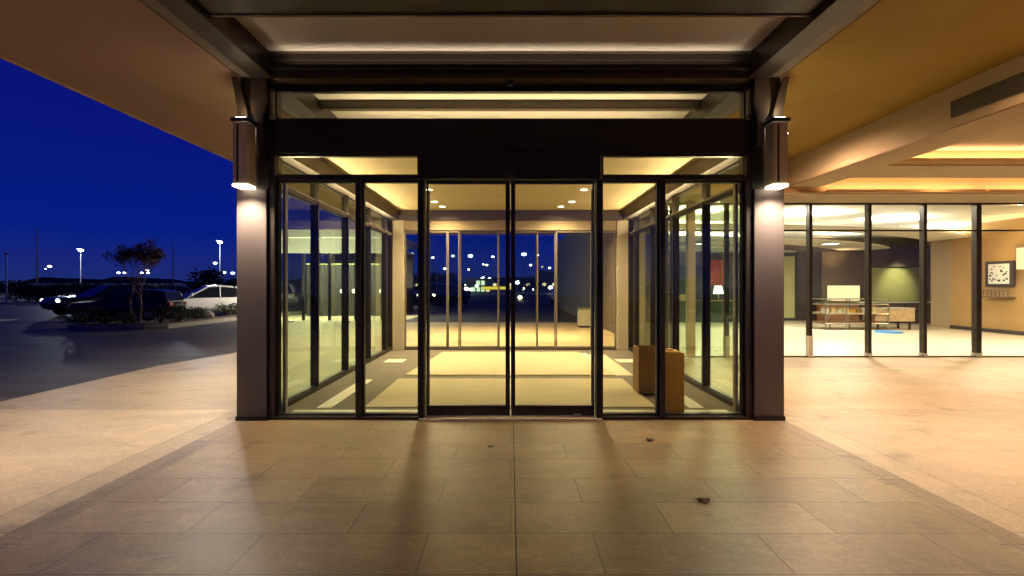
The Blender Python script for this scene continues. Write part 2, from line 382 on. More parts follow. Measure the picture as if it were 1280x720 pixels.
mt = tag(MB().box(-1.66, 1.66, -.89, .89, 0, .010).build('entrance_mat', 'mat_cream', bevel=.003, loc=(0,6.71,.0125)), 'wide cream entrance mat just inside the front sliding doors', 'door mat', 'cream entrance mats')
mt = tag(MB().prism([(-1.63,-1.36),(1.63,-1.36),(1.40,1.36),(-1.40,1.36)], 2, 0, .010).build('entrance_mat', 'mat_cream', bevel=.003, loc=(0,9.25,.0165)), 'second cream entrance mat reaching towards the rear glass doors', 'door mat', 'cream entrance mats')

# bins inside by the right sidelight
def bin_(name, lab, x, y, w, d, h, mat, rim):
    t = thing(name, lab, 'box', (x,y,.0125), 0, 'wooden boxes beside the right sidelight')
    m = MB(); k = .018
    m.box(-w/2, w/2, -d/2, -d/2+k, .02, h).box(-w/2, w/2, d/2-k, d/2, .02, h).box(-w/2, -w/2+k, -d/2+k, d/2-k, .02, h).box(w/2-k, w/2, -d/2+k, d/2-k, .02, h).box(-w/2+k, w/2-k, -d/2+k, d/2-k, .02, .05)
    m.build('body', mat, t, .003)
    MB().box(-w/2+.02, w/2-.02, -d/2+.02, d/2-.02, 0, .019).build('base', 'ink', t)
    if rim:
        m = MB(); m.box(-w/2+.03, w/2-.03, -d/2+.03, d/2-.03, h-.02, h+.012).box(-.03, .03, -.03, .03, h+.012, h+.03)
        m.build('lid', mat, t, .003)
    return t
bin_('wooden_bin', 'tall orange wooden box with small lid knob against the front glass', 1.76, 5.66, .24, .26, .66, 'binwood', True)
bin_('wooden_bin', 'wider olive brown wooden box set back behind the front mullion', 1.80, 6.62, .36, .3, .60, 'binwood2', False)

# vestibule ceiling downlights: lens height 3.03 -> placed from the photo
first = None
labs = ['ceiling downlight nearest the front doors in the row left of the door centre', 'middle ceiling downlight of the row left of the door centre', 'rearmost ceiling downlight of the row left of the door centre',
        'ceiling downlight nearest the front doors in the row right of the door centre', 'middle ceiling downlight of the row right of the door centre', 'rearmost ceiling downlight of the row right of the door centre']
for i, (px, py) in enumerate([(536,237),(543,252),(553,266),(730,237),(715,252),(701,266)]):
    Y = 1.63*F/(CY-py); Y = min(Y, 10.9) if py != 266 else 10.55; X = (px-CX)/F*Y
    if first is None:
        t = thing('ceiling_downlight', labs[i], 'ceiling light', (X,Y,3.03), 0, 'recessed ceiling downlights in the vestibule')
        m = MB()
        for k in range(16):
            a0, a1 = 2*math.pi*k/16, 2*math.pi*(k+1)/16
            m.loft([[(math.cos(a)*r, math.sin(a)*r, z) for r, z in ((.062,-.004),(.085,-.004),(.085,-.0005),(.062,-.0005))] for a in (a0, a1)])
        m.build('trim_ring', 'galvwhite', t)
        MB().tube((0,0,-.001),(0,0,-.006),.06,.055,16).build('lens', 'downlight_glow', t)
        light('bulb', 'SPOT', (0,0,-.02), 300, WARM, t, .13, (0,0,0), 165, 1)
        first = t
    else:
        t = copy_tree(first); t.location = (X,Y,3.03); t['label'] = labs[i]
# second source: warm strip added on each side rail to brighten the ceiling
for s in (-1, 1):
    t = thing('cove_light', 'slim strip light bracketed to the rail of the %s glass wall' % ('left' if s < 0 else 'right'), 'strip light', (s*2.535,8.2,2.512), 0, 'cove lights of the vestibule')
    MB().box(-.016,.016,-2.6,2.6,-.012,.0).build('channel','stile_pale',t)
    light('strip', 'AREA', (0,0,.004), 62, WARM, t, .03, (math.pi,-s*math.radians(25),0), sy=5.1)

# ------------------------------------------------------------------ column wall lamps
sc = None
for s in (-1, 1):
    lab = 'tall bronze wall lamp shining down the %s column of the entrance' % ('left' if s < 0 else 'right')
    if sc is None:
        t = thing('wall_lamp', lab, 'wall lamp', (s*2.705,5.19,2.42), 0, 'wall lamps on the entrance columns')
        m = MB(); w = .070
        m.box(-w, w, -.07, -.055, 0, .62).box(-w, -w+.012, -.055, .098, 0, .62).box(w-.012, w, -.055, .098, 0, .62)
        m.build('housing', 'lampmetal', t, .003)
        MB().box(-w-.02, w+.02, -.085, .099, .622, .66).build('top_cap', 'blackmetal', t, .003)
        MB().box(-w+.035, -w+.055, -.072, -.0705, .02, .60).build('face_groove', 'blackmetal', t)
        MB().box(-w+.013, w-.013, -.054, .095, .604, .620).build('upper_lens', 'sconce_glow', t)
        MB().box(-w-.006, w+.006, -.076, .098, -.028, -.002).build('lower_lens', 'sconce_glow', t, .004)
        MB().box(-.05, .05, -.06, .07, .661, .672).build('upper_lens', 'sconce_glow', t)
        light('bulb', 'SPOT', (0,0,.70), 2.5, (1,.70,.42), t, .05, (math.pi,0,0), 150, 1)
        light('bulb', 'SPOT', (0,-.06,-.05), 230, WARMW, t, .05, (math.radians(-6),0,0), 140, 1)
        sc = t
    else:
        t = copy_tree(sc); t.location = (s*2.705,5.19,2.42); t['label'] = lab

# ------------------------------------------------------------------ canopy roof
K = thing('canopy_roof', 'broad dark beamed canopy roof with flat brown soffits over the entrance', 'canopy')
Y0, Y1 = -5.0, 22.0
ZC = 3.75
MB().box(-2.42, 2.42, Y0, 13, ZC, ZC+.12).build('centre_ceiling', 'ceiling_panel', K)
MB().box(-4.88, -2.86, Y0, 6.2, 3.60, 3.77).build('left_soffit', 'soffit_left', K)
MB().box(-4.88, -2.86, 6.206, Y1, 3.60, 3.77).build('left_soffit', 'soffit_left', K)
MB().box(-4.872, -2.86, 6.2, 6.206, 3.606, 3.77).build('soffit_joint', 'ink', K)
MB().box(-4.91, -4.882, Y0, Y1, 3.59, 4.2).build('edge_trim', 'plaster_orange', K)
MB().box(2.86, 4.88, Y0, 6.2, 3.60, 3.77).build('right_soffit', 'soffit_right', K)
MB().box(2.86, 4.88, 6.206, 9.96, 3.60, 3.77).build('right_soffit', 'soffit_right', K)
MB().box(-2.85, 2.85, 13.002, Y1, 3.60, 3.77).build('rear_soffit', 'soffit_left', K)
MB().box(-4.91, 20, Y0, Y1, 4.22, 4.36).build('roof', 'blackmetal', K)
for s in (-1, 1):
    xa, xb = sorted((s*2.425, s*2.64)); MB().box(xa, xb, Y0, 13, 3.52, 4.2).build('side_beam', 'bronze', K, .005)
    xa, xb = sorted((s*2.645, s*2.80)); MB().box(xa, xb, Y0, 13, 3.56, 4.2).build('beam_flange', 'flange', K, .005)
    xa, xb = sorted((s*2.803, s*2.855)); MB().box(xa, xb, Y0, 13, 3.63, 4.2).build('shadow_gap', 'ink', K)
for y, w, z0, mat in ((3.90,.22,3.585,'bronze'),(1.6,.3,3.5,'bronze'),(-1.2,.3,3.5,'bronze'),(6.48,.09,3.635,'brownbeam'),(8.4,.3,3.60,'brownbeam'),(10.4,.3,3.60,'brownbeam')):
    MB().box(-2.42, 2.42, y, y+w, z0, ZC-.002).build('cross_beam', mat, K, .005)
MB().box(-2.42, 2.42, 4.122, 4.15, 3.575, 3.62).build('cross_beam_lip', 'flange', K)
for (y0, y1, z0, z1, mat) in ((5.14,5.36,3.66,ZC-.002,'bronze'),(5.17,5.37,3.575,3.657,'blackmetal'),(5.2,5.38,3.502,3.572,'brownbeam')):
    MB().box(-2.419, 2.419, y0, y1, z0, z1).build('head_beam', mat, K, .004)
for z in (3.59, 3.735):
    MB().box(-2.415, 2.415, 5.128 if z > 3.7 else 5.16, 5.138 if z > 3.7 else 5.168, z-.006, z+.006).build('beam_reveal', 'flange', K)
cam_ = MB(); cam_.box(-.03,.03,-.03,.03,-.05,0).tube((0,-.03,-.035),(0,-.055,-.04),.018,.018,10)
MB().box(-.03,.03,5.22,5.28,3.45,3.5015).build('roof_sensor','ink',K,.003)
# right-hand bulkhead
MB().box(4.882, 5.44, Y0, 9.3, 3.13, 4.2).build('bulkhead', 'plaster', K, .004)
MB().box(4.87, 4.8815, Y0, 9.3, 3.13, 3.142).build('bulkhead_bead', 'redwood', K)
vy1 = 4.88*F/552
v = MB().box(4.862, 4.881, 2.9, vy1, 3.25, 3.43).build('air_vent', 'vent', K, .002)
m = MB()
for k in range(8): m.box(4.856, 4.861, 2.93, vy1-.02, 3.262+k*.021, 3.270+k*.021)
m.build('louvre', 'vent', v)
MB().box(5.442, 20, Y0, 9.0, 3.34, 3.45).build('right_ceiling', 'plaster', K)
MB().box(5.445, 20, 7.35, 8.30, 3.155, 3.338).build('ceiling_beam', 'plaster_orange', K, .005)
MB().box(5.445, 20, 7.42, 8.24, 3.135, 3.153).build('beam_bead', 'plaster', K)
MB().box(2.95, 20, 9.0, 9.95, 3.03, 3.338).build('ceiling_beam', 'plaster_orange', K, .005)
MB().box(2.95, 20, 8.96, 9.94, 3.005, 3.028).build('beam_bead', 'plaster', K)
MB().box(2.95, 5.44, 9.303, 9.95, 3.34, 3.59).build('bulkhead', 'plaster', K)
MB().box(2.95, 5.44, 9.965, 10.08, 3.34, 4.2).build('bulkhead', 'plaster', K)

# soffit downlights, most of them added to brighten plaza, walkways and cars
slabs = {(-4.1,3.2):'soffit downlight at the left of the canopy nearest the entrance', (4.1,3.2):'soffit downlight at the right of the canopy nearest the entrance',
         (-4.1,7.4):'soffit downlight over the left walkway beside the vestibule', (4.1,7.4):'soffit downlight over the right walkway beside the vestibule'}
def soffit_light(x, y, z, lab, pw, col, spot=150, grp='soffit downlights over the plaza', rot=(0,0,0)):
    t = thing('soffit_downlight', lab, 'ceiling light', (x,y,z), 0, grp)
    MB().tube((0,0,0),(0,0,-.008),.09,.085,20).build('trim_ring', 'bronze', t)
    MB().tube((0,0,-.0085),(0,0,-.012),.06,.055,16).build('lens', 'downlight_glow', t)
    light('bulb', 'SPOT', (0,0,-.03), pw, col, t, .16, rot, spot, 1)
    return t
PEACH = (1,.70,.46)
soffit_light(-4.5, 2.6, 3.60, 'soffit downlight at the left of the canopy nearest the entrance', 900, (1,.76,.56), 124, rot=(0,math.radians(28),0))
soffit_light(4.55, 3.9, 3.60, 'soffit downlight at the right of the canopy nearest the entrance', 520, (1,.58,.28), 172, rot=(0,math.radians(-18),0))
for y, nm in ((7.35,'beside the front panes'),(11.2,'beside the rear corner'),(15.0,'beyond the rear corner')):
    soffit_light(-3.9 if y < 8 else -4.3, y, 3.60, 'soffit downlight over the left walkway '+nm+' of the vestibule', 620, (1,.80,.52))
soffit_light(3.95, 7.4, 3.60, 'soffit downlight over the right walkway beside the vestibule', 650, (1,.60,.34), 178)
t = soffit_light(-4.6, 18.5, 3.60, 'soffit downlight at the far corner of the canopy by the car park', 550, (1,.80,.66), rot=(math.radians(14),math.radians(-50),0))  # added and tilted outward to light the parked cars
for x, nm in ((-1.3,'left'),(1.3,'right')):
    soffit_light(x, 14.2, 3.60, 'rear canopy downlight behind the %s rear door' % nm, 2000, AMBER)  # added to brighten the paving behind the rear doors
k = 0  # of these, the near pair is added to brighten the right paving
for x, y, pw, nm in ((8.2,3.9,560,'near recessed light in the plaza ceiling right of the bulkhead'), (7.35,8.5,110,'recessed light glowing on the orange beam over the lobby windows'), (9.4,8.5,110,'recessed light on the orange beam at the far right of the lobby windows'),
                     (12.5,3.6,420,'near recessed light in the plaza ceiling towards the far right'), (11.4,8.5,110,'recessed light on the orange beam beyond the lobby windows')):
    soffit_light(x, y, 3.34, nm, pw, (1,.56,.31) if y < 5 else AMBER, grp='plaza ceiling lights')
for yy, zz, xs, pw, nm in ((7.29,3.175,(6.85,9.65,12.45),10,'front'),(8.90,3.035,(6.85,9.65,12.45),10,'rear')):  # unseen strips added to brighten the right ceiling and its beams
    for q, x in enumerate(xs):
        t = thing('cove_light', '%s strip light from the left in the wooden trough of the %s orange ceiling beam' % (('first','second','third')[q], nm), 'strip light', (x,yy,zz), 0, 'cove lights in the plaza ceiling troughs')
        MB().box(-1.38,1.38,-.04,.055,-.015,0).box(-1.38,1.38,-.05,-.041,-.015,.03).build('trough','plaster_orange',t)
        light('strip','AREA',(0,0,.01),pw,(1,.64,.32),t,2.7,(math.pi,0,0),sy=.05)
t = thing('strip_light', 'slim strip light on the ledge of the dark head beam over the doors', 'strip light', (0,5.10,3.60))
MB().box(-2.3,2.3,-.02,.055,-.012,0).build('channel','blackmetal',t)
light('strip','AREA',(0,0,.006),5,(1,.78,.55),t,4.5,(math.pi-math.radians(38),0,0),sy=.03)  # added to brighten the centre ceiling panel
t = thing('roof_strip_light', 'hidden warm strip light on the vestibule roof behind the clerestory', 'strip light', (0,6.6,3.083))
MB().box(-2.2,2.2,-.05,.05,0,.04).build('channel','brownbeam',t)
light('strip', 'AREA', (0,0,.06), 32, WARM, t, 4.3, (math.pi,0,0), sy=.08)
t2 = copy_tree(t); t2.location = (0,9.0,3.083); t2['label'] = 'hidden warm strip light on the rear part of the vestibule roof'

# ------------------------------------------------------------------ lobby building
B = thing('lobby_building', 'bright glazed lobby wing with warm walls to the right of the entrance', 'building', (3,9.96,0))
def bb(mb, name, mat, parent=None, bevel=0, **k):
    bmesh.ops.translate(mb.b, verts=mb.b.verts, vec=(-3,-9.96,0)); return mb.build(name, mat, parent if parent is not None else B, bevel, **k)
YG = 9.96
bb(MB().box(3.0, 20, YG+.0, 21, -.004, .010), 'floor', 'lobby_floor')
bb(MB().box(3.0, 3.12, YG+.13, 34, .012, 4.1), 'side_wall', 'wall_brown')
bb(MB().box(3.12, 20.2, YG+.13, 34, 4.12, 4.2), 'roof', 'wall_dark')
bb(MB().box(20.0, 20.2, YG+.13, 34, .012, 4.11), 'right_outer_wall', 'wall_dark')
bb(MB().box(3.12, 20, 20.4, 20.55, .012, 4.11), 'rear_wall', 'wall_brown')
bb(MB().box(14.3, 14.45, YG+.02, 16.6, .012, 3.3), 'right_wall', 'wall_orange')
bb(MB().box(14.28, 15.0, 16.6, 17.4, .012, 3.3), 'wall_pier', 'wall_tan', bevel=.004)
bb(MB().box(16.4, 16.5, 17.4, 20.4, .012, 3.3), 'right_wall', 'wall_brown')
bb(MB().box(14.24, 14.299, YG+.02, 16.6, .012, .12), 'skirting', 'wall_dark')
bb(MB().box(14.1, 16.4, 20.33, 20.395, .7, 2.12), 'alcove_panel', 'wall_green')
bb(MB().box(13.9, 16.4, 20.25, 20.395, 2.14, 2.9), 'alcove_head', 'wall_brown')
bb(MB().box(12.35, 14.0, 20.33, 20.395, .6, 2.75), 'wall_panel', 'wall_brown')
bb(MB().box(11.4, 12.3, 20.3, 20.395, .012, 2.75), 'dark_door', 'wall_dark')
f = bb(MB().box(10.72, 10.80, 20.3, 20.395, .012, 2.65).box(11.3, 11.38, 20.3, 20.395, .012, 2.65).box(10.80, 11.3, 20.301, 20.394, 2.57, 2.65).box(10.80, 11.3, 20.301, 20.394, .012, .12), 'rear_door_frame', 'ink')
bb(MB().box(10.8, 11.3, 20.34, 20.36, .12, 2.57), 'door_panel', 'wall_green', f)
bb(MB().box(3.3, 10.5, 20.3, 20.395, .012, 2.2), 'rear_cabinet_wall', 'wall_dark')
# tiered curved ceiling
bb(MB().box(3.12, 20, YG+.13, 20.4, 3.30, 3.42), 'ceiling', 'white_plaster')
def arc_tier(r, z0, z1, nm, wid=1.5, cx=4.0, cy=27.5):
    m = MB(); n = 26
    R = []
    for i in range(n+1):
        a = math.radians(-105+i*105/n)
        p = [(cx+(r+d)*math.cos(a)*1.05, cy+(r+d)*math.sin(a)) for d in (0, wid)]
        R.append([(p[0][0],p[0][1],z0),(p[1][0],p[1][1],z0),(p[1][0],p[1][1],z1),(p[0][0],p[0][1],z1)])
    m.loft(R)
    # keep inside the room
    bmesh.ops.bisect_plane(m.b, geom=m.b.verts[:]+m.b.edges[:]+m.b.faces[:], plane_co=(0,20.38,0), plane_no=(0,1,0), clear_outer=True)
    bmesh.ops.bisect_plane(m.b, geom=m.b.verts[:]+m.b.edges[:]+m.b.faces[:], plane_co=(3.14,0,0), plane_no=(-1,0,0), clear_outer=True)
    bmesh.ops.bisect_plane(m.b, geom=m.b.verts[:]+m.b.edges[:]+m.b.faces[:], plane_co=(14.28,0,0), plane_no=(1,0,0), clear_outer=True)
    return bb(m, nm, 'white_plaster')
arc_tier(14.0, 2.90, 2.95, 'ceiling_tier', 1.2)
arc_tier(11.2, 2.80, 2.84, 'ceiling_tier', 1.6)
arc_tier(8.2, 2.72, 2.76, 'ceiling_tier', 1.8)
# cove lamps hidden above the tiers
def cove(r, z, pw, n, lab):
    for i in range(n):
        a = math.radians(-88+i*62/(n-1)); x, y = 4+(r)*math.cos(a)*1.05, 27.5+r*math.sin(a)
        if x > 14 or y > 20 or y < 10.3: continue
        t = thing('cove_light', lab % ['first','second','third','fourth','fifth','sixth','seventh'][i], 'strip light', (x,y,z), a+math.pi/2, 'cove lights above the lobby ceiling tiers')
        MB().box(-.55,.55,-.03,.03,0,.02).build('channel', 'galvwhite', t)
        light('strip', 'AREA', (0,0,.025), pw*8, (1,.88,.70), t, 1.1, (math.pi,0,0), sy=.05)
cove(14.6, 2.951, 16, 6, '%s strip from the left above the front curved ceiling tier of the lobby')
cove(12.0, 2.841, 16, 6, '%s strip from the left above the middle curved ceiling tier of the lobby')
cove(9.1, 2.761, 14, 6, '%s strip from the left above the rear curved ceiling tier of the lobby')
# ceiling panel lamps
pl = None
for x, y, nm in ((4.6,11.6,'square lobby ceiling light nearest the vestibule'),(7.6,11.2,'square lobby ceiling light behind the first lobby windows'),(10.6,11.2,'square lobby ceiling light behind the middle lobby windows'),(13.0,11.2,'square lobby ceiling light near the framed print'),(6,16,'square lobby ceiling light at the dark rear cabinets'),(10,16,'square lobby ceiling light above the bench')):
    z = 3.299 if y < 12 else 2.719
    if pl is None:
        t = thing('ceiling_light', nm, 'ceiling light', (x,y,z), 0, 'square ceiling lights in the lobby')
        MB().box(-.2,.2,-.2,.2,-.02,0).build('frame','galvwhite',t)
        MB().box(-.17,.17,-.17,.17,-.026,-.021).build('diffuser','lamp_small',t)
        light('bulb','AREA',(0,0,-.03),180,(1,.85,.68),t,.34,(0,0,0)); pl = t
    else:
        t = copy_tree(pl); t.location = (x,y,z); t['label'] = nm
# window wall
mx = [3.15, 4.22, 5.03] + [(px-CX)/F*YG for px in (1013,1087,1156,1223)] + [10.35, 11.55, 12.7, 13.9, 15.1]
bb(MB().box(3.0, 20, YG, YG+.12, 2.98, 3.335), 'head_beam', 'bronze')
for i, x in enumerate(mx):
    w = .06 if i != 6 else .10
    m_ = bb(MB().box(x-w/2, x+w/2, YG-.02, YG+.10, .05, 2.978), 'mullion', 'bronze', bevel=.003)
    hh = .42 if i in (1, 3) else .09  # two posts get a taller, pale lower part
    bb(MB().box(x-w/2-.006, x+w/2+.006, YG-.027, YG+.107, .010, hh), 'post_sleeve', 'inlay' if hh > .2 else 'chrome', m_, bevel=.003)
for x0, x1 in zip(mx, mx[1:]):
    if x0 > 14: continue
    r = bb(MB().box(x0+.04, x1-.04, YG+.02, YG+.06, 2.46, 2.49), 'window_rail', 'bronze')
    bb(MB().box(x0+.035, x1-.035, YG+.035, YG+.045, .03, 2.458), 'pane', 'glass', r)
    bb(MB().box(x0+.035, x1-.035, YG+.035, YG+.045, 2.492, 2.976), 'pane', 'glass', r)
bb(MB().box(3.15, 15, YG+.01, YG+.07, .010, .028), 'floor_rail', 'bronze')
pc = MB().box(-.07,.07,-.07,.07,.03,3.003).build('support_post','plaster',bevel=.006,loc=(3.42,9.72,0))
tag(pc, 'slim pale cream post standing between the vestibule and the lobby windows', 'post')

# lobby furnishings
t = thing('display_table', 'chrome framed display table with slatted wooden shelf behind the second lobby window', 'table', (10.85,16.45,.010), 0)
w, d = .98, .42
for x in (-w, -w*.33, w*.33, w):
    for y in (-d, d): MB().tube((x,y,.0),(x,y,.97),.022,.018,8).build('leg','chrome',t)
m = MB()
for z in (.97, .80, .50, .20):
    for y in (-d, d): m.tube((-w,y,z),(w,y,z),.018,.018,8)
    for x in (-w, w): m.tube((x,-d,z),(x,d,z),.018,.018,8)
m.build('rail','chrome',t)
m = MB()
for k in range(13): m.box(-w+.03+k*.148, -w+.15+k*.148, -d+.02, d-.02, .50, .53)
m.build('slatted_shelf','palewood',t,.003)
MB().box(-w+.02,w-.02,-d+.02,d-.02,.20,.24).build('lower_shelf','redwood',t,.003)
MB().box(-w-.02,w+.02,-d-.02,d+.02,.972,.99).build('table_top','glass_green',t)
rr = random.Random(11); first = None
for k in range(9):
    lab = ['%s small wooden box from the left on the slatted shelf of the display table' % q for q in ('first','second','third','fourth','fifth','sixth','seventh','eighth','ninth')][k]
    x = 10.85-w+.14+k*.212
    t2 = thing('display_box', lab, 'box', (x,16.3,.542), 0, 'small boxes on the display table'); hh = rr.uniform(.08,.2)
    MB().box(-.07,.07,-.1,.1,0,hh).build('body', rr.choice(['redwood','palewood','binwood','galvwhite']), t2, .004)
    MB().box(-.075,.075,-.105,.105,hh+.001,hh+.02).build('lid', 'redwood', t2, .003)
t = thing('side_table', 'low pale wooden box table to the right of the display table', 'table', (12.1,16.4,.010), 0)
MB().box(-.62,.62,-.3,.3,.26,.66).build('box','palewood',t,.006)
for x in (-.5,.5):
    for y in (-.24,.24): MB().box(x-.025,x+.025,y-.025,y+.025,0,.258).build('leg','wall_dark',t)
MB().box(-.64,.64,-.32,.32,.662,.685).build('top','galvwhite',t,.004)
m = MB(); m.tube((0,0,0),(0,0,.05),.36,.33,24); tag(m.build('floor_cushion','blue_cloth',loc=(11.15,15.1,.011),bevel=.006), 'flat round blue cushion on the pale lobby floor', 'cushion')
t = thing('low_counter', 'dark low counter with pale top in front of the green lobby alcove', 'counter', (14.6,19.3,.010), 0)
MB().box(-1.45,1.6,-.3,.3,0,.74).build('body','wall_dark',t,.004); MB().box(-1.5,1.65,-.34,.34,.742,.78).build('top','white_plaster',t,.004)
m = MB()
for k in range(4): m.box(-1.4+k*.75,-.72+k*.75,-.312,-.302,.05,.70)
m.build('door','wall_brown',t)
t = thing('glowing_lamp', 'wide glowing lamp shade on the dark shelf in the lobby', 'lamp', (12.75,19.6,.78), 0)
MB().box(-.54,.54,-.14,.14,.05,.62).build('lamp_shade','shade_glow',t,.02)
MB().box(-.3,.3,-.1,.1,0,.048).build('base','redwood',t)
light('bulb','SPOT',(0,.05,.7),160,(1,.62,.28),t,.08,(math.radians(168),0,0),75,1)
t = thing('lobby_shelf', 'dark waist high shelf carrying the glowing lamp', 'shelf', (12.7,19.6,.010), 0)
MB().box(-.8,.85,-.3,.3,0,.70).build('body','redwood',t,.004); MB().box(-.83,.88,-.33,.33,.702,.768).build('top','wall_brown',t,.004)
t = thing('spot_fitting', 'ceiling spot washing the green lobby alcove', 'ceiling light', (15.3,19.3,2.95))
MB().tube((0,0,0),(0,0,-.1),.05,.05,12).build('housing','ink',t)
light('bulb','SPOT',(0,0,-.12),240,(1,.85,.45),t,.05,(math.radians(35),0,0),60,1)
# bottle on the counter
t = thing('green_bottle','tall dark green bottle vase standing beside the lobby alcove','vase',(13.42,19.2,.791))
MB().tube((0,0,0),(0,0,.42),.08,.07,12).tube((0,0,.42),(0,0,.62),.05,.028,12).build('body','leafdark',t)
# framed print on the right wall
t = thing('framed_print', 'framed black and white print on the orange lobby wall', 'picture', (14.238,14.9,1.74))
MB().box(-.03,0.058,-.42,.42,-.37,.37).build('frame','wall_dark',t,.004)
MB().box(-.034,-.031,-.32,.32,-.29,.29).build('paper','paper',t)
m = MB(); rr = random.Random(4)
for i in range(26):
    y, z = rr.uniform(-.27,.27), rr.uniform(-.24,.24); m.box(-.0365,-.0345,y-rr.uniform(.01,.05),y+rr.uniform(.01,.04),z-rr.uniform(.008,.03),z+rr.uniform(.008,.03))
m.build('drawing','ink',t)
t = thing('wall_shelf', 'small dark rail shelf under the framed print', 'shelf', (14.238,14.9,1.05))
m = MB(); m.box(-.14,.058,-.42,.42,0,.03).box(-.13,-.11,-.4,.4,.20,.22)
for k in range(7): m.box(-.128,-.112,-.38+k*.125,-.36+k*.125,.03,.2)
m.build('rack','wall_brown',t)
t = thing('wall_sconce', 'warm glowing wall sconce at the right edge of the lobby', 'wall lamp', (14.238,14.0,2.15))
MB().box(-.16,-.02,-.26,.26,-.3,.3).build('lamp_shade','shade_glow',t,.02)
MB().box(-.02,.058,-.06,.06,-.08,.08).build('bracket','bronze',t)
light('bulb','POINT',(-.3,0,.1),80,AMBER,t,.1)
f = bb(MB().box(14.20,14.299,12.6,13.75,.012,1.85), 'side_door', 'wall_dark')
# art and lamp at rear-left of lobby (seen through the vestibule)
t = thing('red_picture','tall red picture hanging on the dark rear lobby wall','picture',(8.05,20.28,1.9))
MB().box(-.45,.45,-.02,.019,-.55,.55).build('frame','wall_dark',t,.004); MB().box(-.4,.4,-.025,-.021,-.5,.5).build('canvas','artred',t)
light('picture_lamp','SPOT',(0,-.9,.85),90,WARMW,t,.04,(math.radians(50),0,0),70,1)
t = thing('table_lamp','small glowing table lamp on the rear lobby cabinet','lamp',(8.0,19.7,.84))
MB().tube((0,0,0),(0,0,.25),.04,.03,10).build('base','chrome',t); MB().tube((0,0,.25),(0,0,.55),.19,.13,16).build('lamp_shade','lamp_small',t)
t = thing('rear_cabinet','dark green waist high cabinet along the rear lobby wall','cabinet',(6.8,19.7,.010))
MB().box(-2.6,2.4,-.3,.3,0,.79).build('body','leafdark',t,.004); MB().box(-2.63,2.43,-.33,.33,.792,.829).build('top','redwood',t,.004)
pots = ['leafy plant in a pot at the left end of the rear lobby cabinet','leafy plant in a pot at the right end of the rear lobby cabinet']
for i,x in enumerate((5.2, 6.6)):
    t = thing('potted_plant',pots[i],'plant',(x,19.7,.84),0,'potted plants on the rear lobby cabinet')
    MB().tube((0,0,0),(0,0,.22),.11,.15,12).build('pot','plaster_orange',t)
    m = MB(); rr = random.Random(i)
    for k in range(60):
        a = rr.uniform(0,6.28); e = rr.uniform(.3,1.4); l = rr.uniform(.2,.5); c = Vector((math.cos(a)*math.cos(e), math.sin(a)*math.cos(e), math.sin(e)))*l+Vector((0,0,.22))
        s1 = Vector((-math.sin(a),math.cos(a),0))*.035; q = (c-Vector((0,0,.22)))*.25
        vsx = [m.b.verts.new(c-q), m.b.verts.new(c+s1), m.b.verts.new(c+q), m.b.verts.new(c-s1)]; m.b.faces.new(vsx)
    m.build('foliage','leafgreen',t)

